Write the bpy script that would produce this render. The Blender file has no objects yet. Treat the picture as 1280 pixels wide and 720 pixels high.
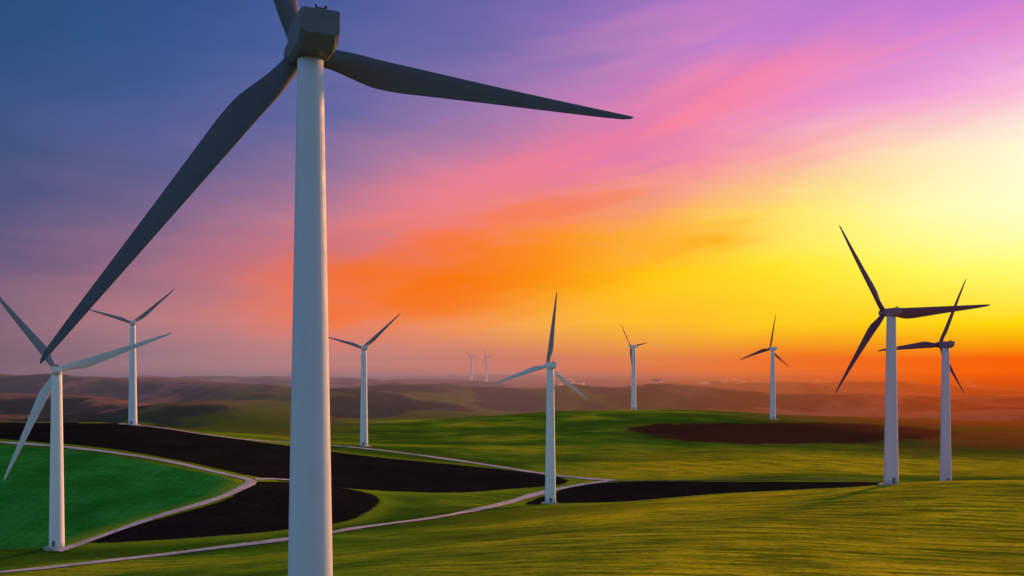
import bpy, bmesh, math, random
import numpy as np
from mathutils import Matrix, Vector
random.seed(4)
F=1244.4; CAMZ=83.0; HY=455.0
scene=bpy.context.scene
scene.view_settings.view_transform='Standard'
scene.view_settings.look='None'
scene.view_settings.exposure=0
def lin(c):
    return tuple(((v/255)/12.92 if v/255<=0.04045 else ((v/255+0.055)/1.055)**2.4) for v in c)+(1.0,)
# ------------------------------------------------------------ terrain function
def W(px,py,d): return ((px-640)/F*d, d, CAMZ-(py-HY)/F*d)
ctrl=[W(*c) for c in [
(-250,720,430),(0,720,385),(200,720,345),(400,720,295),(700,720,250),(1000,720,242),(1280,720,240),(1550,720,235),
(700,670,345),(700,640,480),(740,603,650),(1000,660,330),(1000,625,430),(1280,660,330),(1280,602,450),(1550,600,450),
(1000,604,600),(1280,590,700),(1118,609,458),(1187,607,568),(1000,580,720),(1000,556,850),(1000,528,1050),(967,524,1118),
(1280,565,850),(1280,538,1080),(1550,540,1080),(700,560,850),(700,535,1050),(700,513,1220),(550,545,980),(480,548,930),
(860,512,1200),(791,512,1244),(600,585,720),(560,617,600),(450,612,610),(455,557,815),(300,548,790),(165,530,790),
(0,530,800),(-250,530,800),(0,555,690),(150,565,660),(300,598,590),(0,620,540),(180,650,490),(70,685,448),(415,660,470),
(690,628,578),(0,686,450),(200,690,430),(165,540,1000),(0,520,1250),(330,530,1250),(0,500,1700),(250,500,1700),
(-250,500,1700),(460,525,1350),(480,505,1800),(600,522,1550),(760,526,1550),(900,520,1500),(640,498,2400),
(1100,520,1500),(1280,520,1500),(1550,520,1500),(1000,500,2100),(1280,500,2100)]]
ctrl+=[(-22,104,36),(-100,100,25),(100,100,38),(0,0,38),(-70,-20,30),(70,-20,40)]
for d in (3500,9000,70000):
    for t in (-.8,-.4,0,.4,.8): ctrl.append((t*d,d,10))
C=np.array(ctrl,float)
def uv(x,y): return x/(y+100.0), np.log(y+100.0)
cu,cv=uv(C[:,0],C[:,1])
def U(r2): return np.where(r2>1e-12, r2*np.log(np.maximum(r2,1e-12)),0.0)
n=len(C)
K=U((cu[:,None]-cu[None])**2+(cv[:,None]-cv[None])**2)+np.eye(n)*0.002
P=np.stack([np.ones(n),cu,cv],1)
A=np.zeros((n+3,n+3)); A[:n,:n]=K; A[:n,n:]=P; A[n:,:n]=P.T
sol=np.linalg.solve(A,np.concatenate([C[:,2],np.zeros(3)]))
def vnoise(x,y,seed=0):
    xi=np.floor(x).astype(np.int64); yi=np.floor(y).astype(np.int64)
    fx=x-xi; fy=y-yi; fx=fx*fx*fx*(fx*(fx*6-15)+10); fy=fy*fy*fy*(fy*(fy*6-15)+10)
    def h(a,b):
        k=(a*374761393+b*668265263+seed*1442695041)&0xffffffff
        k=((k^(k>>13))*1274126177)&0xffffffff
        k=k^(k>>16)
        return (k&0xffff)/65535.0
    a=h(xi,yi);b=h(xi+1,yi);c=h(xi,yi+1);d=h(xi+1,yi+1)
    return (a*(1-fx)+b*fx)*(1-fy)+(c*(1-fx)+d*fx)*fy
def fbm(x,y,seed,oct=4):
    s=0;a=.5;t=0
    for i in range(oct):
        s=s+a*(vnoise(x,y,seed+i)-.5); t+=a; a*=.5; x=x*2.03+7.1; y=y*2.03+3.3
    return s/t*2
def ss(a,b,v):
    t=np.clip((v-a)/(b-a),0,1); return t*t*(3-2*t)
# ridges: (x0,y0)-(x1,y1), amplitude, half width
RIDGES=[((-60,1980),(260,1960),42,150),((-330,1500),(-60,1980),38,100),((-400,1180),(-330,1500),27,80),
        ((-1250,1800),(-640,1850),41,150),((-640,1850),(-430,1560),38,90),((-1100,1380),(-620,1300),28,75),
        ((430,1900),(1000,1750),24,130),((800,1450),(1200,1500),14,90),((300,2500),(900,2700),26,200),
        ((-1500,2700),(-600,2900),36,240),((-500,2600),(-150,2700),34,160)]
def ridge(x,y):
    z=np.zeros_like(x)
    for (ax,ay),(bx,by),amp,wd in RIDGES:
        ex,ey=bx-ax,by-ay; L=ex*ex+ey*ey
        t=np.clip(((x-ax)*ex+(y-ay)*ey)/L,0,1)
        d2=((x-ax-ex*t)*.75)**2+(y-ay-ey*t)**2
        z=np.maximum(z,amp*np.exp(-d2/(2*wd*wd)))
    return z
def height(x,y):
    x=np.asarray(x,float); y=np.asarray(y,float)
    shp=x.shape; x=x.ravel(); y=y.ravel()
    out=np.empty_like(x)
    for s in range(0,len(x),60000):
        xs=x[s:s+60000]; ys=y[s:s+60000]
        u,v=uv(xs,ys)
        z=sol[n]+sol[n+1]*u+sol[n+2]*v
        r2=(u[:,None]-cu[None])**2+(v[:,None]-cv[None])**2
        z=z+U(r2)@sol[:n]
        near=1-ss(1000,1400,ys)
        z=z+near*(fbm(xs/60,ys/100,3,3)*0.9+fbm(xs/150,ys/190,43,2)*2.2*ss(300,500,ys))
        mid=ss(1230,1450,ys)*(1-ss(3800,6000,ys))
        wx=xs+60*fbm(xs/260,ys/260,55,2); wy=ys+80*fbm(xs/300,ys/300,58,2)
        rg=ridge(wx,wy)*ss(1000,1250,ys)
        gul=1-np.abs(fbm(xs/190+fbm(xs/400,ys/400,5,2)*.6,ys/440,11,3))*2.2
        z=z+rg+mid*((gul-.7)*(1.0+.22*rg)+fbm(xs/420,ys/600,21,3)*6.0)
        far=ss(3000,6000,ys)
        z=z+far*(fbm(xs/1500,ys/2600,31,4)*22)
        out[s:s+60000]=z
    return out.reshape(shp)
dsamp=np.exp(np.linspace(math.log(180),math.log(5000),700))
def unproject(px,py):
    xs=(px-640)/F*dsamp; rz=CAMZ-(py-HY)/F*dsamp
    g=height(xs,dsamp)-rz
    k=np.argmax(g>0)
    if g[k]<=0: k=len(g)-1
    if k==0: d=dsamp[0]
    else:
        t=g[k-1]/(g[k-1]-g[k]); d=dsamp[k-1]+(dsamp[k]-dsamp[k-1])*t
    return ((px-640)/F*d,d)
def catmull(pts,closed,per=6):
    m=len(pts); out=[]
    rng=range(m) if closed else range(m-1)
    for i in rng:
        if closed: p=[pts[(i+j-1)%m] for j in range(4)]
        else: p=[pts[max(0,min(m-1,i+j-1))] for j in range(4)]
        for k in range(per):
            t=k/per
            out.append(tuple(0.5*((2*p[1][a])+(-p[0][a]+p[2][a])*t+(2*p[0][a]-5*p[1][a]+4*p[2][a]-p[3][a])*t*t+(-p[0][a]+3*p[1][a]-3*p[2][a]+p[3][a])*t**3) for a in (0,1)))
    if not closed: out.append(pts[-1])
    return out
def sdf(poly,x,y):
    d2=np.full(x.shape,1e18); inside=np.zeros(x.shape,bool)
    m=len(poly)
    for i in range(m):
        ax,ay=poly[i]; bx,by=poly[(i+1)%m]
        ex,ey=bx-ax,by-ay; L=ex*ex+ey*ey+1e-9
        t=np.clip(((x-ax)*ex+(y-ay)*ey)/L,0,1)
        dd=(x-ax-ex*t)**2+(y-ay-ey*t)**2
        d2=np.minimum(d2,dd)
        c=((ay>y)!=(by>y))&(x<(bx-ax)*(y-ay)/((by-ay) if abs(by-ay)>1e-9 else 1e-9)+ax)
        inside^=c
    d=np.sqrt(d2)
    return np.where(inside,d,-d)
# ------------------------------------------------------------ terrain mesh
us=np.linspace(-.85,.85,820)
vs=np.concatenate([np.linspace(math.log(30),math.log(320),60,endpoint=False),
                   np.linspace(math.log(320),math.log(3200),620,endpoint=False),
                   np.linspace(math.log(3200),math.log(70000),130)])
yy=np.exp(vs)-100
UU,YY=np.meshgrid(us,yy); XX=UU*(YY+100)
ZZ=height(XX,YY)
nr,nc=XX.shape
me=bpy.data.meshes.new('ground')
co=np.stack([XX,YY,ZZ],-1).reshape(-1,3).astype(np.float32)
idx=np.arange(nr*nc).reshape(nr,nc)
q=np.stack([idx[:-1,:-1],idx[:-1,1:],idx[1:,1:],idx[1:,:-1]],-1).reshape(-1,4)
me.vertices.add(len(co)); me.vertices.foreach_set('co',co.ravel())
me.loops.add(q.size); me.loops.foreach_set('vertex_index',q.ravel().astype(np.int32))
me.polygons.add(len(q)); me.polygons.foreach_set('loop_start',(np.arange(len(q))*4).astype(np.int32))
me.polygons.foreach_set('loop_total',np.full(len(q),4,np.int32))
me.polygons.foreach_set('use_smooth',np.ones(len(q),bool))
me.update(calc_edges=True)
ground=bpy.data.objects.new('ground',me); scene.collection.objects.link(ground)
ground['kind']='structure'; ground['label']='rolling grassy hills with dark ploughed fields'; ground['category']='ground'
plough_px=[
 [(-60,529),(100,529),(180,531),(300,549),(450,569),(560,580),(640,588),(705,598),(700,606),(640,611),(560,616),(440,611),(330,598),(230,577),(130,560),(0,549),(-60,547)],
 [(318,602),(400,606),(462,617),(474,628),(450,645),(415,655),(300,668),(120,679),(130,668),(200,648),(280,625),(300,612)],
 [(725,606),(800,602),(950,602),(1110,603),(1060,609),(900,617),(780,627),(700,629),(655,630),(700,613)]]
patch_px=[[(778,535),(800,531),(840,529),(960,528),(1050,529),(1120,532),(1180,538),(1195,544),(1150,550),(1060,555),(960,556),(880,554),(830,549),(800,542)]]
lush_px=[[(-80,556),(0,556),(120,567),(210,583),(295,602),(270,620),(190,644),(100,674),(80,684),(0,686),(-80,686)]]
def attr(name,polys):
    X=XX.ravel();Y=YY.ravel()
    best=np.full(X.shape,-400.0)
    sel=(Y>300)&(Y<2400)
    xs=X[sel]; ys=Y[sel]; b=best[sel]
    for p in polys:
        w=[unproject(*c) for c in catmull(p,True,4)]
        b=np.maximum(b,sdf(w,xs,ys))
    best[sel]=b
    a=me.attributes.new(name,'FLOAT','POINT'); a.data.foreach_set('value',best.astype(np.float32))
attr('plough',plough_px); attr('lush',lush_px); attr('patch',patch_px)
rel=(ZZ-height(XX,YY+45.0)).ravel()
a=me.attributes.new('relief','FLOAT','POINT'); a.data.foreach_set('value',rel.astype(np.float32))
# ------------------------------------------------------------ node helper
class N:
    def __init__(s,nt): s.nt=nt
    def new(s,t,**k):
        nd=s.nt.nodes.new(t)
        for a,b in k.items(): setattr(nd,a,b)
        return nd
    def set(s,sock,v):
        if isinstance(v,bpy.types.NodeSocket): s.nt.links.new(v,sock)
        else: sock.default_value=v
    def m(s,op,a,b=None,c=None,clamp=False):
        nd=s.new('ShaderNodeMath',operation=op,use_clamp=clamp)
        s.set(nd.inputs[0],a)
        if b is not None: s.set(nd.inputs[1],b)
        if c is not None: s.set(nd.inputs[2],c)
        return nd.outputs[0]
    def mr(s,v,a,b,c=0.,d=1.,smooth=True):
        nd=s.new('ShaderNodeMapRange',interpolation_type='SMOOTHSTEP' if smooth else 'LINEAR')
        s.set(nd.inputs[0],v)
        for i,x in zip((1,2,3,4),(a,b,c,d)): s.set(nd.inputs[i],x)
        return nd.outputs[0]
    def mix(s,f,a,b,bt='MIX'):
        nd=s.new('ShaderNodeMix',data_type='RGBA',blend_type=bt)
        s.set(nd.inputs[0],f); s.set(nd.inputs[6],a); s.set(nd.inputs[7],b)
        return nd.outputs[2]
    def comb(s,x,y,z=0.):
        nd=s.new('ShaderNodeCombineXYZ')
        for i,v in enumerate((x,y,z)): s.set(nd.inputs[i],v)
        return nd.outputs[0]
    def noise(s,vec,scale,detail=4,rough=.55,dist=0.):
        nd=s.new('ShaderNodeTexNoise')
        s.set(nd.inputs['Vector'],vec); nd.inputs['Scale'].default_value=scale
        nd.inputs['Detail'].default_value=detail; nd.inputs['Roughness'].default_value=rough
        nd.inputs['Distortion'].default_value=dist
        return nd.outputs[0]
    def ramp(s,f,stops,interp='LINEAR'):
        nd=s.new('ShaderNodeValToRGB'); cr=nd.color_ramp; cr.interpolation=interp
        while len(cr.elements)>1: cr.elements.remove(cr.elements[-1])
        cr.elements[0].position=stops[0][0]; cr.elements[0].color=stops[0][1]
        for p,c in stops[1:]:
            e=cr.elements.new(p); e.color=c
        s.set(nd.inputs[0],f); return nd.outputs[0]
def newmat(name):
    m=bpy.data.materials.new(name); m.use_nodes=True; m.node_tree.nodes.clear(); return m,N(m.node_tree)
def finish(g,shader):
    o=g.new('ShaderNodeOutputMaterial'); g.nt.links.new(shader,o.inputs[0])
def painted_haze(g,shader):  # aerial haze painted into the materials as emission growing with distance
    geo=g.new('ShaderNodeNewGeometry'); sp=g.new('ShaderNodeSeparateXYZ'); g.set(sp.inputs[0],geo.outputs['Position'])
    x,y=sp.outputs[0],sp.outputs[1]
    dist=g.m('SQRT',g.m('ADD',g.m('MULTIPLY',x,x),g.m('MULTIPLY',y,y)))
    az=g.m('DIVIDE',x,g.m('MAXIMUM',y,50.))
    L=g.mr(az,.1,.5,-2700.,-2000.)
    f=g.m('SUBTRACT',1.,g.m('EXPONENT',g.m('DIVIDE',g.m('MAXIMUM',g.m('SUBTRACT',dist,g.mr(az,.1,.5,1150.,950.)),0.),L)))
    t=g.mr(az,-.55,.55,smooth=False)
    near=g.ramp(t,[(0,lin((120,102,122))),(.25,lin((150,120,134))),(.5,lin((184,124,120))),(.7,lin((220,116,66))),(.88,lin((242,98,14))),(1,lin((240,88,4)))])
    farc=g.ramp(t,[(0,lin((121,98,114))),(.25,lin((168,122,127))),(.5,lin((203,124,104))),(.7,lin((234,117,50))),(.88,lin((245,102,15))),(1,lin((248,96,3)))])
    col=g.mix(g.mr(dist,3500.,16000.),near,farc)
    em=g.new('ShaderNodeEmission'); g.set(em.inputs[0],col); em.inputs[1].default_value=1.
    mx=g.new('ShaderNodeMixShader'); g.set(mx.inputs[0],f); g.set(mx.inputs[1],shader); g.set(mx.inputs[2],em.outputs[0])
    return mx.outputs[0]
# ground material
gm,g=newmat('hill_ground')
geo=g.new('ShaderNodeNewGeometry'); pos=geo.outputs['Position']
sp=g.new('ShaderNodeSeparateXYZ'); g.set(sp.inputs[0],pos); gx,gy,gz=sp.outputs
def at(name):
    a=g.new('ShaderNodeAttribute',attribute_name=name); return a.outputs['Fac']
big=g.noise(g.comb(g.m('MULTIPLY',gx,.6),g.m('ADD',g.m('MULTIPLY',gy,1.5),g.m('MULTIPLY',gx,.25)),0.),.0075,4,.6,.4)
med=g.noise(pos,.035,4,.6)
fine=g.noise(pos,.5,4,.7)
streak=g.noise(g.comb(g.m('MULTIPLY',gx,.16),g.m('ADD',gy,g.m('MULTIPLY',gx,.35)),0.),.22,5,.68,.15)
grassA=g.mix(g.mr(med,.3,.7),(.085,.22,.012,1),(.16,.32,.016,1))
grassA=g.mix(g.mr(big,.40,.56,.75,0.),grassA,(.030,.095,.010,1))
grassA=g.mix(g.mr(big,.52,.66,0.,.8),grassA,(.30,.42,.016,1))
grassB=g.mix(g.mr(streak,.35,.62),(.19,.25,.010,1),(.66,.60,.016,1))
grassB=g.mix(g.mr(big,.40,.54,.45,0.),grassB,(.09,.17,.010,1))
yel=g.m('MULTIPLY',g.mr(gx,-80.,110.),g.mr(gy,640.,440.))  # golden sunlight painted into the foreground grass towards the right
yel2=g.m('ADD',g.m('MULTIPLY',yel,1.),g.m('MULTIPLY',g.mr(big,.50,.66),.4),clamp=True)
yel2=g.m('ADD',yel2,g.m('MULTIPLY',g.m('MULTIPLY',g.mr(gy,620.,680.),g.mr(gy,860.,760.)),g.m('MULTIPLY',g.mr(gx,20.,150.),.95)),clamp=True)  # sunlit rise behind the ploughed strip, also painted yellow
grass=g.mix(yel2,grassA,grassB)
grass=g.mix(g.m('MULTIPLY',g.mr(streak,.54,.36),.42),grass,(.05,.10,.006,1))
grass=g.mix(g.m('MULTIPLY',g.mr(fine,.58,.36),.34),grass,(.02,.05,.004,1))
wb=g.m('MULTIPLY',g.m('MULTIPLY',g.mr(gx,230.,400.),g.mr(gy,750.,880.)),g.mr(big,.40,.50,.35,1.))
grass=g.mix(g.m('MULTIPLY',wb,.9),grass,(.14,.06,.018,1))
# wild hills
wn=g.noise(g.comb(gx,g.m('MULTIPLY',gy,.5),gz),.006,5,.6,.5)
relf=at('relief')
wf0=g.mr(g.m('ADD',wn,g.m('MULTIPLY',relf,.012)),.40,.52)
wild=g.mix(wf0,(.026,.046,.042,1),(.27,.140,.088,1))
wild=g.mix(g.m('MULTIPLY',g.mr(g.noise(pos,.045,4,.7),.55,.4),.38),wild,(.03,.03,.028,1))
wf=g.m('ADD',g.mr(g.m('ADD',gy,g.m('MULTIPLY',wn,160.)),1340.,1420.),g.m('MULTIPLY',g.mr(gx,-130.,-230.),g.mr(gy,850.,950.)),clamp=True)
cg=g.m('MULTIPLY',g.mr(gx,-520.,-330.),g.mr(gx,450.,150.))
wild=g.mix(g.m('MULTIPLY',g.m('MULTIPLY',cg,g.mr(wn,.44,.54,.1,.85)),g.mr(gy,2300.,1900.)),wild,(.08,.14,.014,1))
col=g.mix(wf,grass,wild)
far=g.noise(g.comb(g.m('MULTIPLY',gx,.35),gy,0.),.0035,4,.7)
col=g.mix(g.mr(gy,2600.,3600.),col,g.mix(g.mr(far,.42,.58),(.13,.07,.06,1),(.03,.03,.025,1)))
enn=g.noise(pos,.12,3,.6)
en=g.m('MULTIPLY',g.m('SUBTRACT',enn,.5),4.)
lf=g.mr(g.m('ADD',at('lush'),en),-1.,1.2)
rows=g.new('ShaderNodeTexWave',wave_type='BANDS',bands_direction='X'); g.set(rows.inputs['Vector'],pos)
rows.inputs['Scale'].default_value=.055; rows.inputs['Distortion'].default_value=3.; rows.inputs['Detail'].default_value=2; rows.inputs['Detail Scale'].default_value=.3
lush=g.mix(g.mr(med,.3,.7),(.016,.20,.026,1),(.03,.30,.05,1))
lush=g.mix(g.m('MULTIPLY',rows.outputs['Fac'],.2),lush,(.02,.10,.012,1))
lush=g.mix(g.m('MULTIPLY',g.mr(fine,.6,.35),.35),lush,(.008,.08,.008,1))
col=g.mix(lf,col,lush)
pa=g.m('ADD',at('patch'),g.m('ADD',g.m('MULTIPLY',g.m('SUBTRACT',med,.5),60.),g.m('MULTIPLY',en,2.)))
col=g.mix(g.mr(pa,-12.,16.),col,g.mix(g.mr(fine,.35,.65),(.035,.018,.012,1),(.07,.032,.018,1)))
pl=g.m('ADD',at('plough'),g.m('MULTIPLY',en,.7))
pf=g.mr(pl,-1.4,1.4)
halo=g.m('MULTIPLY',g.mr(pl,-18.,-1.),.6)
col=g.mix(halo,col,(.22,.34,.016,1))
soil=g.mix(g.mr(fine,.35,.65),(.008,.009,.010,1),(.017,.017,.016,1))
soil=g.mix(g.m('MULTIPLY',g.mr(med,.45,.65),.4),soil,(.024,.020,.018,1))
col=g.mix(pf,col,soil)
bs=g.new('ShaderNodeBsdfPrincipled'); g.set(bs.inputs['Base Color'],col); bs.inputs['Roughness'].default_value=1; bs.inputs['Specular IOR Level'].default_value=0.
bh=g.m('ADD',g.m('MULTIPLY',fine,.6),g.m('MULTIPLY',streak,1.8))
bmp=g.new('ShaderNodeBump'); bmp.inputs['Strength'].default_value=.45; bmp.inputs['Distance'].default_value=1.
g.set(bmp.inputs['Height'],bh); g.set(bs.inputs['Normal'],bmp.outputs[0])
finish(g,painted_haze(g,bs.outputs[0]))
me.materials.append(gm)
# ------------------------------------------------------------ roads
rm,g=newmat('gravel_track')
geo=g.new('ShaderNodeNewGeometry')
nz=g.noise(geo.outputs['Position'],.5,4,.65); nz2=g.noise(geo.outputs['Position'],.05,3,.6)
c=g.mix(g.mr(nz,.3,.7),(.42,.40,.43,1),(.66,.62,.66,1)); c=g.mix(g.m('MULTIPLY',g.mr(nz2,.45,.65),.4),c,(.24,.23,.16,1))
b=g.new('ShaderNodeBsdfPrincipled'); g.set(b.inputs['Base Color'],c); b.inputs['Roughness'].default_value=.95; b.inputs['Specular IOR Level'].default_value=.1
finish(g,painted_haze(g,b.outputs[0]))
tm_,g=newmat('grassy_track')
geo=g.new('ShaderNodeNewGeometry'); nz=g.noise(geo.outputs['Position'],.2,4,.65)
c=g.mix(g.mr(nz,.4,.6),(.26,.21,.10,1),(.14,.17,.03,1))
b=g.new('ShaderNodeBsdfPrincipled'); g.set(b.inputs['Base Color'],c); b.inputs['Roughness'].default_value=1.; b.inputs['Specular IOR Level'].default_value=.0
finish(g,painted_haze(g,b.outputs[0]))
def road(pts,width,label,off=.35,name='gravel_road',mat=None):
    w=np.array([unproject(*p) for p in catmull(pts,False,8)])
    seg=np.r_[0,np.cumsum(np.hypot(*np.diff(w,axis=0).T))]
    s=np.arange(0,seg[-1],3.0)
    x=np.interp(s,seg,w[:,0]); y=np.interp(s,seg,w[:,1])
    for _ in range(12):
        x[1:-1]=(x[:-2]+2*x[1:-1]+x[2:])/4; y[1:-1]=(y[:-2]+2*y[1:-1]+y[2:])/4
    tx=np.gradient(x); ty=np.gradient(y); l=np.hypot(tx,ty)+1e-9; nx=-ty/l; ny=tx/l
    wv=width/2*(1+.45*fbm(s/22,s*0+1.,77,3))
    cols=[]
    for k in (-1,-.5,0,.5,1):
        X=x+nx*wv*k; Y=y+ny*wv*k
        cols.append(np.stack([X,Y,height(X,Y)+off-(.5 if abs(k)==1 else 0)*off],-1))
    V=np.stack(cols,1); m=len(s)
    mesh=bpy.data.meshes.new(name)
    faces=[(i*5+j,i*5+j+1,(i+1)*5+j+1,(i+1)*5+j) for i in range(m-1) for j in range(4)]
    mesh.from_pydata(V.reshape(-1,3).tolist(),[],faces); mesh.materials.append(mat or rm)
    for p in mesh.polygons: p.use_smooth=True
    mesh.update()
    if mesh.polygons[0].normal.z<0: mesh.flip_normals()
    o=bpy.data.objects.new(name,mesh); scene.collection.objects.link(o)
    o['kind']='structure'; o['label']=label; o['category']='road'
road([(-60,551),(0,553),(100,561),(200,575),(290,595),(318,601),(300,611),(270,624),(190,648),(110,676),(70,690)],5.2,'pale gravel track curving between crop field and ploughed soil')
road([(318,599),(350,599),(400,604)],4.5,'short pale gravel spur beside ploughed soil',.4)
road([(150,530),(200,535),(300,549),(415,557),(500,566),(600,580),(690,594),(765,601)],6.2,'long pale gravel road winding along the valley',.45)
road([(755,602),(900,600.5),(1050,600),(1118,603)],4.5,'faint grassy track along the ploughed strip',.5,'grassy_track',tm_)
road([(768,600.5),(720,607),(670,618),(620,632),(540,648),(440,661),(400,669),(250,688),(60,710),(-40,720)],8,'broad pale gravel road descending through the grass',.55)
# ------------------------------------------------------------ turbine materials
def paint(name,base,dark,rough=.6,amt=.2):
    m,g=newmat(name)
    tc=g.new('ShaderNodeTexCoord'); o=tc.outputs['Object']
    mp=g.new('ShaderNodeMapping'); g.set(mp.inputs[0],o); mp.inputs['Scale'].default_value=(1,1,.06)
    st=g.noise(mp.outputs[0],1.6,4,.65); bl=g.noise(o,.35,3,.6)
    c=g.mix(g.m('MULTIPLY',g.mr(st,.5,.75),amt),base,dark)
    c=g.mix(g.m('MULTIPLY',g.mr(bl,.45,.7),amt*.7),c,dark)
    b=g.new('ShaderNodeBsdfPrincipled'); g.set(b.inputs['Base Color'],c); g.set(b.inputs['Roughness'],g.mr(bl,.3,.7,rough-.06,rough+.12))
    b.inputs['Specular IOR Level'].default_value=.3
    finish(g,painted_haze(g,b.outputs[0])); return m
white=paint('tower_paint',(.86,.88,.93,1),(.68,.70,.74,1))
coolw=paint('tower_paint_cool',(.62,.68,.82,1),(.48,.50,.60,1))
lilac=paint('tower_sunlit_lilac',(.80,.60,.74,1),(.58,.44,.54,1))  # magenta tint of the low sunlight put into the tower colour
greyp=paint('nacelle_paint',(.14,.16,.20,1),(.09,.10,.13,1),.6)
darkb=paint('blade_shaded_grey',(.10,.115,.155,1),(.06,.07,.09,1),.55)  # shade on the nearest blades put into their colour
midb=paint('blade_shaded_mid',(.26,.27,.32,1),(.17,.17,.2,1),.55)  # half-shaded copy of the blade paint, shade put into its colour
marb=paint('blade_shaded_dark',(.20,.05,.11,1),(.12,.03,.07,1),.55)  # backlit silhouette tone put into the blade colour
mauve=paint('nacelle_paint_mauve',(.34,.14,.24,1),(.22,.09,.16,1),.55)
lightb=paint('blade_lit_pale',(.66,.68,.74,1),(.46,.46,.5,1),.5)  # lit copy of the blade paint, brightness put into its colour
blackm=paint('dark_metal',(.03,.03,.03,1),(.02,.02,.02,1),.5)
# ------------------------------------------------------------ turbine meshes
def mk(name,verts,faces,mat,smooth=True):
    m=bpy.data.meshes.new(name); m.from_pydata(verts,[],faces); m.materials.append(mat)
    bm=bmesh.new(); bm.from_mesh(m); bmesh.ops.recalc_face_normals(bm,faces=bm.faces); bm.to_mesh(m); bm.free()
    for p in m.polygons: p.use_smooth=smooth
    return m
def lathe(profile,seg,axis='z'):
    V=[];Fc=[]
    for r,h in profile:
        for i in range(seg):
            a=2*math.pi*i/seg
            V.append((r*math.cos(a),r*math.sin(a),h) if axis=='z' else (r*math.cos(a),h,r*math.sin(a)))
    for j in range(len(profile)-1):
        for i in range(seg):
            k=(i+1)%seg
            Fc.append((j*seg+i,j*seg+k,(j+1)*seg+k,(j+1)*seg+i))
    Fc.append(tuple(range(seg))); Fc.append(tuple((len(profile)-1)*seg+i for i in range(seg)))
    return V,Fc
def blade_mesh(mat):
    S=[(0,1.9,1.9,0),(1.8,1.95,1.95,0),(3.2,2.15,1.8,8),(5.5,2.75,1.35,13),(8,3.2,1.1,12),(11,3.15,.92,10),(16,2.65,.72,7),(22,2.1,.55,4),(29,1.5,.4,2),(35,1.0,.26,1),(38.5,.65,.15,0),(39.7,.35,.08,0),(40,.1,.03,0)]
    S=np.array(S,float); rr=np.r_[np.linspace(0,38,70),[38.5,39,39.4,39.7,39.9,40]]
    fr=np.linspace(0,40,401)
    def smooth(col):
        v=np.interp(fr,S[:,0],S[:,col]); vp=np.pad(v,20,mode='edge')
        k=np.hanning(41); k/=k.sum()
        sm=np.convolve(vp,k,mode='valid'); w=np.clip((38.0-fr)/2,0,1); return sm*w+v*(1-w)
    cc,tt_,ww=smooth(1),smooth(2),smooth(3)
    V=[];ns=28
    for r in rr:
        c=np.interp(r,fr,cc); th=np.interp(r,fr,tt_); tw=math.radians(np.interp(r,fr,ww))
        af=min(1,max(0,(r-1.4)/7.5)); af=af*af*(3-2*af)
        for i in range(ns):
            t=2*math.pi*i/ns
            x=math.cos(t)*c/2; y=math.sin(t)*th/2
            y*=1-af*.62*(x/(c/2)+.15)
            if y<0: y*=1-.35*af
            x+=af*(c/2-.95)*.8
            x2=x*math.cos(tw)-y*math.sin(tw); y2=x*math.sin(tw)+y*math.cos(tw)
            y2+=-1.4*(r/40)**2.2
            V.append((x2,y2,r))
    Fc=[]
    for j in range(len(rr)-1):
        for i in range(ns):
            k=(i+1)%ns; Fc.append((j*ns+i,j*ns+k,(j+1)*ns+k,(j+1)*ns+i))
    Fc.append(tuple(range(ns))); Fc.append(tuple((len(rr)-1)*ns+i for i in range(ns)))
    return mk('blade',V,Fc,mat)
BL={0:blade_mesh(darkb),1:blade_mesh(lightb),2:blade_mesh(marb),3:blade_mesh(midb)}
V,Fc=lathe([(.05,3.1),(.7,2.95),(1.25,2.5),(1.6,1.8),(1.75,.9),(1.75,-1.0),(1.6,-1.3)],32,'y')
HUB={m.name:mk('hub',V,Fc,m) for m in (greyp,white,mauve)}
def nacelle_mesh(mat):
    secs=[(-1.25,1.5,1.3,-1.3),(-2.0,1.95,1.8,-1.85),(-4.2,2.05,1.85,-1.95),(-7.4,2.05,1.9,-1.85),(-8.9,1.95,1.9,-.6)]
    V=[];ns=8
    for y,w,t,b in secs:
        hh=t-b
        for p in [(-w,b+hh*.14),(-w,t-hh*.06),(-w+.22,t),(w-.22,t),(w,t-hh*.06),(w,b+hh*.14),(w-.45,b),(-w+.45,b)]: V.append((p[0],y,p[1]))
    Fc=[]
    for j in range(len(secs)-1):
        for i in range(ns):
            k=(i+1)%ns; Fc.append((j*ns+i,j*ns+k,(j+1)*ns+k,(j+1)*ns+i))
    Fc.append(tuple(range(ns))); Fc.append(tuple((len(secs)-1)*ns+i for i in range(ns)))
    m=mk('nacelle',V,Fc,mat,False)
    bm=bmesh.new(); bm.from_mesh(m); bmesh.ops.bevel(bm,geom=bm.edges[:],offset=.04,segments=2,affect='EDGES'); bm.to_mesh(m); bm.free()
    return m
NAC={m.name:nacelle_mesh(m) for m in (greyp,white,mauve)}
def sensor_mesh():
    bm=bmesh.new()
    def cyl(x,y,z,r,h,rx=0):
        M=Matrix.Translation((x,y,z))@Matrix.Rotation(rx,4,'Y')
        bmesh.ops.create_cone(bm,cap_ends=True,segments=12,radius1=r,radius2=r,depth=h,matrix=M)
    cyl(-.5,0,.35,.06,.7); cyl(.5,0,.35,.06,.7); cyl(0,0,.6,.05,1.2,math.pi/2)
    for x in (-.5,.5):
        cyl(x,0,.78,.16,.14)
    cyl(.0,.1,.28,.24,.5); cyl(-.95,.1,.14,.2,.3)
    bmesh.ops.create_cube(bm,size=1,matrix=Matrix.Translation((.1,.2,.06))@Matrix.Diagonal((2.1,.9,.12,1)))
    m=bpy.data.meshes.new('wind_sensor'); bm.to_mesh(m); bm.free(); m.materials.append(blackm); return m
sensm=sensor_mesh()
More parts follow.
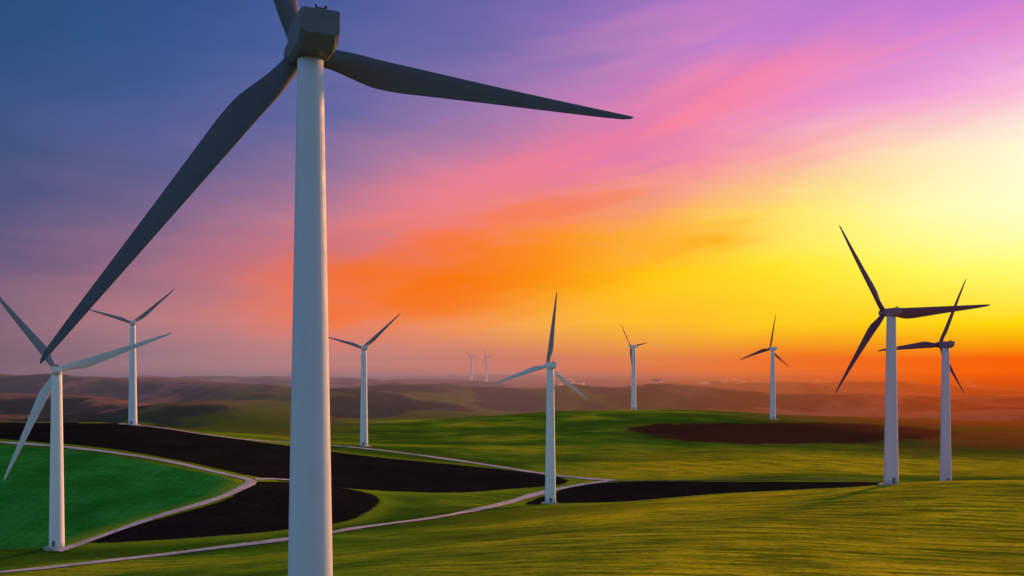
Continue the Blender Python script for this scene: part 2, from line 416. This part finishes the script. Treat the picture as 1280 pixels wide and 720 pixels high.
def door_mesh():
    bm=bmesh.new(); bmesh.ops.create_cube(bm,size=1,matrix=Matrix.Diagonal((1.3,.16,2.6,1)))
    bmesh.ops.bevel(bm,geom=bm.edges[:],offset=.05,segments=2,affect='EDGES')
    m=bpy.data.meshes.new('door'); bm.to_mesh(m); bm.free(); m.materials.append(greyp); return m
doorm=door_mesh()
V,Fc=lathe([(5.2,-1.2),(5.2,.12),(5.0,.25),(2.0,.27)],40)
conc,g=newmat('concrete'); geo=g.new('ShaderNodeNewGeometry'); c=g.mix(g.noise(geo.outputs['Position'],1.,4),(.3,.28,.26,1),(.42,.4,.38,1))
b=g.new('ShaderNodeBsdfPrincipled'); g.set(b.inputs['Base Color'],c); b.inputs['Roughness'].default_value=.9; finish(g,b.outputs[0])
basem=mk('foundation',V,Fc,conc,False)
def link(o): scene.collection.objects.link(o); return o
def turbine(tx,hy,d,yaw,tips,rt,rb,label,s=1.0,tm=white,nm=white):
    X=(tx-640)/F*d
    y=math.radians(yaw); h=Vector((math.cos(y),math.sin(y),0)); nrm=Vector((-math.sin(y),math.cos(y),0))
    gz=float(height(np.array([X]),np.array([d]))[0])
    P=Vector((X,d,0))+nrm*4.2*s
    P.z=CAMZ+(HY-hy)/F*P.y
    e=bpy.data.objects.new('wind_turbine',None); e.empty_display_size=5; link(e)
    base=Vector((X,d,gz-.1)); e.location=base
    e['label']=label; e['category']='wind turbine'; e['group']='wind turbines across the hills'
    T0=Matrix.Translation(-base)
    def part(mesh,name,M):
        o=bpy.data.objects.new(name,mesh); link(o); o.parent=e; o.matrix_basis=T0@M; return o
    H=P.z-1.8*s-base.z
    prof=[(rb+(rt-rb)*i/24,H*i/24) for i in range(25)]
    V,Fc=lathe(prof,64)
    part(mk('tower',V,Fc,tm),'tower',Matrix.Translation(base))
    part(basem,'foundation',Matrix.Translation(base)@Matrix.Diagonal((rb/3.0,rb/3.0,1,1)))
    part(doorm,'door',Matrix.Translation(base+Vector((0,-rb+.05,2.3))))
    R=Matrix.Identity(4)
    for i,v in enumerate((h,nrm,Vector((0,0,1)))):
        for k in range(3): R[k][i]=v[k]
    HM=Matrix.Translation(P)@R@Matrix.Scale(s,4)
    nac=part(NAC[nm.name],'nacelle',HM)
    if d<700:
        so=bpy.data.objects.new('wind_sensor',sensm); link(so); so.parent=nac; so.matrix_basis=Matrix.Translation((.4,-7.4,1.9))
    part(HUB[nm.name],'hub',HM)
    for tp in tips:
        if len(tp)==3:
            a=math.radians(tp[0]); dv=h*math.sin(a)+Vector((0,0,math.cos(a))); L=tp[1]; pale=tp[2]
        else:
            px,py=tp[0],tp[1]; pale=tp[3]
            ray=Vector(((px-640)/F,1,-(py-HY)/F)); o=Vector((0,0,CAMZ))
            t=(P-o).dot(nrm)/ray.dot(nrm); dv=o+ray*t-P; L=dv.length; dv.normalize()
        sa=dv.dot(h); ca=dv.z
        tt=h*ca-Vector((0,0,1))*sa
        Y=dv.cross(tt)
        B=Matrix.Identity(4)
        for i,v in enumerate((tt,Y,dv)):
            for k in range(3): B[k][i]=v[k]
        k=L/40; cs=max(k,s*.9)
        if d<200: cs=1.0
        part(BL[pale],'blade',Matrix.Translation(P)@B@Matrix.Diagonal((cs,cs,k,1)))
    return e
def T(x,y,pale=3): return (x,y,0,pale)
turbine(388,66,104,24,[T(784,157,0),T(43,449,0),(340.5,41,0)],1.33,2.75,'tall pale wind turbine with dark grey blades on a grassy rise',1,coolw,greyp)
turbine(71,463,448,20,[T(216,418,1),T(3,600,1),T(-16,352)],2.2,3.3,'white wind turbine beside the bright green crop field')
turbine(166,404,790,22,[T(107,385),T(219,362),T(167,462)],2.1,3.4,'white wind turbine on the ridge above ploughed soil')
turbine(455,435,815,22,[T(407,420),T(501,392),T(456,492)],2.1,3.3,'white wind turbine beside the winding gravel road')
turbine(688,457,578,20,[T(696,365),T(734,501,1),T(612,480,1)],2.1,3.2,'white wind turbine where the gravel roads meet')
turbine(792,433,1244,45,[T(775,404,2),T(808,429,2),T(789,464,2)],2.3,3.4,'white wind turbine on the rounded green hilltop')
turbine(966,436,1118,30,[T(969,393,2),T(923,449,2),T(986,460,2)],2.1,3.4,'white wind turbine on the crest beyond the ploughed patch')
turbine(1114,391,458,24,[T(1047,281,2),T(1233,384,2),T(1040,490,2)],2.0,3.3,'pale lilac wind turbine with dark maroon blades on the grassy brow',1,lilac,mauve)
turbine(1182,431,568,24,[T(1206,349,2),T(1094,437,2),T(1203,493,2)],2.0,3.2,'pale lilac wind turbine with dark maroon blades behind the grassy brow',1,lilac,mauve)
turbine(589,447,2840,20,[T(583,439,1),T(598,442,1),T(589,459,1)],2.6,4.0,'tiny pale wind turbine on the hazy plain',1.2)
turbine(608,446,2840,20,[T(604,437,1),T(617,446,1),T(603,456,1)],2.6,4.0,'tiny pale wind turbine on the hazy plain',1.2)
# ------------------------------------------------------------ distant farm buildings
wallm=paint('farm_wall',(.7,.66,.6,1),(.5,.46,.42,1),.8); roofm=paint('farm_roof',(.28,.15,.12,1),(.2,.1,.08,1),.8)
def house_meshes():
    w,l,hh,rh=5,9,5,3
    V=[(-w,-l,0),(w,-l,0),(w,l,0),(-w,l,0),(-w,-l,hh),(w,-l,hh),(w,l,hh),(-w,l,hh),(0,-l,hh+rh),(0,l,hh+rh)]
    wm=mk('wall',V,[(0,1,5,8,4),(2,3,7,9,6),(1,2,6,5),(3,0,4,7),(0,1,2,3)],wallm,False)
    R=[(-w-.6,-l-.5,hh-.3),(0,-l-.5,hh+rh+.15),(w+.6,-l-.5,hh-.3),(-w-.6,l+.5,hh-.3),(0,l+.5,hh+rh+.15),(w+.6,l+.5,hh-.3)]
    R2=[(x,y,z+.3) for x,y,z in R]
    rmh=mk('roof',R+R2,[(0,1,4,3),(1,2,5,4),(6,7,10,9),(7,8,11,10),(0,1,7,6),(1,2,8,7),(3,4,10,9),(4,5,11,10),(0,3,9,6),(2,5,11,8)],roofm,False)
    return wm,rmh
wm,rmh=house_meshes()
for i in range(26):
    d=random.uniform(2600,4600); px=random.choice([random.gauss(850,60),random.uniform(640,1250),random.gauss(720,30)])
    X=(px-640)/F*d; z=float(height(np.array([X]),np.array([d]))[0])
    e=bpy.data.objects.new('farm_building',None); link(e); e.location=(X,d,z-.3); e.rotation_euler[2]=random.uniform(0,3.1)
    s=random.uniform(1,2.0); e.scale=(s,s,s*random.uniform(.8,1.2))
    e['label']='small pale farm building on the hazy plain'; e['category']='building'; e['group']='farm buildings on the plain'
    for m_,nm in ((wm,'wall'),(rmh,'roof')):
        o=bpy.data.objects.new(nm,m_); link(o); o.parent=e
# ------------------------------------------------------------ world
SUN_AZ=math.radians(42); SUN_EL=math.radians(13)
w=bpy.data.worlds.new('World'); scene.world=w; w.use_nodes=True; w.node_tree.nodes.clear(); g=N(w.node_tree)
tc=g.new('ShaderNodeTexCoord'); sp=g.new('ShaderNodeSeparateXYZ'); g.set(sp.inputs[0],tc.outputs['Generated'])
x,y,z=sp.outputs
az=g.m('ARCTAN2',x,y)
Vv=g.m('DIVIDE',z,g.m('MAXIMUM',g.m('SQRT',g.m('ADD',g.m('MULTIPLY',x,x),g.m('MULTIPLY',y,y))),.02))
sv=g.comb(g.m('MULTIPLY',az,2.2),g.m('SUBTRACT',g.m('MULTIPLY',Vv,9.),g.m('MULTIPLY',az,2.4)),0.)
n1=g.noise(sv,1.5,4,.55,.4); n2=g.noise(g.comb(g.m('MULTIPLY',az,3.),g.m('MULTIPLY',Vv,14.),5.),1.3,5,.6,.6)
n3=g.noise(g.comb(g.m('MULTIPLY',az,2.6),g.m('MULTIPLY',g.m('SUBTRACT',Vv,g.m('MULTIPLY',az,.27)),13.),9.),1.3,4,.52,.7)
n1c=g.m('SUBTRACT',n1,.5); n2c=g.m('SUBTRACT',n2,.5)
calm=g.mr(az,.22,.4,1.,.35)
azw=g.m('ADD',az,g.m('MULTIPLY',g.m('MULTIPLY',n2c,.16),calm)); Vw=g.m('ADD',Vv,g.m('MULTIPLY',g.m('MULTIPLY',n1c,calm),g.mr(Vv,.0,.1,.01,.06)))
rowsd={
448:[(0,(122,98,114)),(200,(154,118,128)),(400,(186,128,126)),(600,(200,124,110)),(800,(226,126,72)),(1000,(240,112,34)),(1280,(248,96,3))],
405:[(0,(134,104,124)),(200,(178,122,128)),(400,(222,130,118)),(600,(244,156,88)),(760,(253,186,46)),(1000,(255,202,30)),(1280,(255,218,12))],
340:[(0,(112,94,126)),(200,(165,112,130)),(340,(212,116,116)),(420,(240,112,74)),(540,(250,126,28)),(680,(254,166,22)),(800,(255,198,18)),(1000,(255,230,46)),(1140,(255,246,84)),(1280,(255,253,115))],
270:[(0,(86,88,130)),(200,(128,104,142)),(400,(190,122,142)),(560,(238,130,122)),(700,(248,138,96)),(820,(252,172,84)),(920,(255,210,90)),(1060,(255,242,125)),(1160,(255,252,175)),(1280,(255,254,200))],
200:[(0,(66,86,130)),(200,(92,97,148)),(400,(138,113,156)),(560,(192,126,160)),(720,(230,130,156)),(860,(244,142,166)),(980,(249,178,168)),(1120,(255,226,185)),(1280,(255,249,214))],
130:[(0,(54,84,130)),(200,(70,92,148)),(400,(102,104,160)),(600,(152,119,172)),(760,(202,130,182)),(880,(240,140,182)),(1000,(236,144,200)),(1150,(240,160,214)),(1280,(249,186,222))],
50:[(0,(44,80,126)),(200,(56,87,142)),(400,(80,98,158)),(600,(118,108,170)),(760,(160,120,188)),(900,(196,128,204)),(1100,(204,130,212)),(1280,(210,130,216))],
-60:[(0,(38,72,116)),(300,(50,80,140)),(600,(94,96,166)),(900,(150,110,194)),(1280,(172,110,202))]}
tpos=g.mr(azw,-.6,.6,smooth=False)
cur=None; pv=None
for py in sorted(rowsd,reverse=True):
    st=[(min(1,max(0,(math.atan((px-640)/F)+.6)/1.2)),lin(c)) for px,c in rowsd[py]]
    rc=g.ramp(tpos,st,'LINEAR'); v=(455-py)/F*.96
    cur=rc if cur is None else g.mix(g.mr(Vw,pv,v,smooth=False),cur,rc)
    pv=v
qd=g.m('ADD',g.m('SUBTRACT',g.m('SUBTRACT',Vv,.150),g.m('MULTIPLY',g.m('ADD',az,.136),.32)),g.m('MULTIPLY',n1c,.09))
pm=g.m('EXPONENT',g.m('MULTIPLY',g.m('POWER',g.m('ABSOLUTE',g.m('DIVIDE',qd,.030)),2.),-1.))
pm=g.m('MULTIPLY',pm,g.m('MULTIPLY',g.mr(az,-.22,.02),g.mr(az,.42,.2)))
cur=g.mix(g.m('MULTIPLY',pm,.55),cur,lin((253,126,144)))
reg=g.m('MULTIPLY',g.mr(g.m('SUBTRACT',Vv,g.m('MULTIPLY',az,.22)),.10,.17),g.mr(az,-.06,.14))
reg=g.m('MULTIPLY',reg,g.mr(Vv,.36,.24,.35,1.))
cur=g.mix(g.m('MULTIPLY',g.m('MULTIPLY',g.mr(n3,.48,.70),reg),.40),cur,lin((255,146,178)))
cur=g.mix(g.m('MULTIPLY',g.m('MULTIPLY',g.mr(n3,.50,.30),reg),.28),cur,lin((186,108,198)))
def cloud(az0,v0,wa,wv,tilt,amp,lo,hi,f,colr,nn):
    ea=g.m('POWER',g.m('ABSOLUTE',g.m('DIVIDE',g.m('SUBTRACT',az,az0),wa)),2.)
    eb=g.m('POWER',g.m('ABSOLUTE',g.m('DIVIDE',g.m('SUBTRACT',g.m('SUBTRACT',Vv,v0),g.m('MULTIPLY',g.m('SUBTRACT',az,az0),tilt)),wv)),2.)
    om=g.m('SUBTRACT',g.m('SUBTRACT',1.0,g.m('ADD',ea,eb)),g.m('MULTIPLY',nn,amp))
    return g.mix(g.m('MULTIPLY',g.mr(om,lo,hi),f),cur,colr)
n3c=g.m('SUBTRACT',n3,.5)
nmix=g.m('ADD',g.m('MULTIPLY',n2c,.8),g.m('MULTIPLY',n3c,.4))
ocol=g.mix(g.mr(az,-.08,.16),lin((248,114,16)),lin((254,170,18)))
cur=cloud(-.065,.086,.22,.058,.14,-3.4,-.2,1.3,.86,ocol,nmix)
cur=cloud(.055,.108,.185,.031,.10,-4.2,-.2,1.2,.85,ocol,nmix)
cur=cloud(.055,.158,.12,.012,.14,-4.5,-.2,1.1,.55,lin((249,124,58)),nmix)
sky=g.new('ShaderNodeTexSky',sky_type='NISHITA'); sky.sun_disc=False; sky.sun_elevation=SUN_EL; sky.sun_rotation=SUN_AZ
bgN=g.new('ShaderNodeBackground'); g.set(bgN.inputs[0],g.mix(1.,sky.outputs[0],(.82,1.,1.25,1),'MULTIPLY')); bgN.inputs[1].default_value=.12
bgC=g.new('ShaderNodeBackground'); g.set(bgC.inputs[0],cur); bgC.inputs[1].default_value=1.
fac=g.m('MAXIMUM',g.mr(Vv,.45,1.1),g.mr(g.m('ABSOLUTE',az),.75,1.3))
mx=g.new('ShaderNodeMixShader'); g.set(mx.inputs[0],fac); g.set(mx.inputs[1],bgC.outputs[0]); g.set(mx.inputs[2],bgN.outputs[0])
o=g.new('ShaderNodeOutputWorld'); g.nt.links.new(mx.outputs[0],o.inputs[0])
w.cycles.sampling_method='MANUAL'; w.cycles.sample_map_resolution=256
sl=bpy.data.lights.new('sun','SUN'); sl.energy=5.0; sl.angle=math.radians(8); sl.color=(1,.38,.07)
so=bpy.data.objects.new('sun',sl); link(so)
sd=Vector((math.sin(SUN_AZ)*math.cos(SUN_EL),math.cos(SUN_AZ)*math.cos(SUN_EL),math.sin(SUN_EL)))
so.rotation_euler=sd.to_track_quat('Z','Y').to_euler(); so.location=(200,100,250)
# ------------------------------------------------------------ camera
cd=bpy.data.cameras.new('camera'); cd.lens=35; cd.sensor_width=36; cd.shift_y=95/1280; cd.clip_end=200000; cd.clip_start=.5
cam=bpy.data.objects.new('camera',cd); link(cam); cam.location=(0,0,CAMZ); cam.rotation_euler=(math.pi/2,0,0); scene.camera=cam
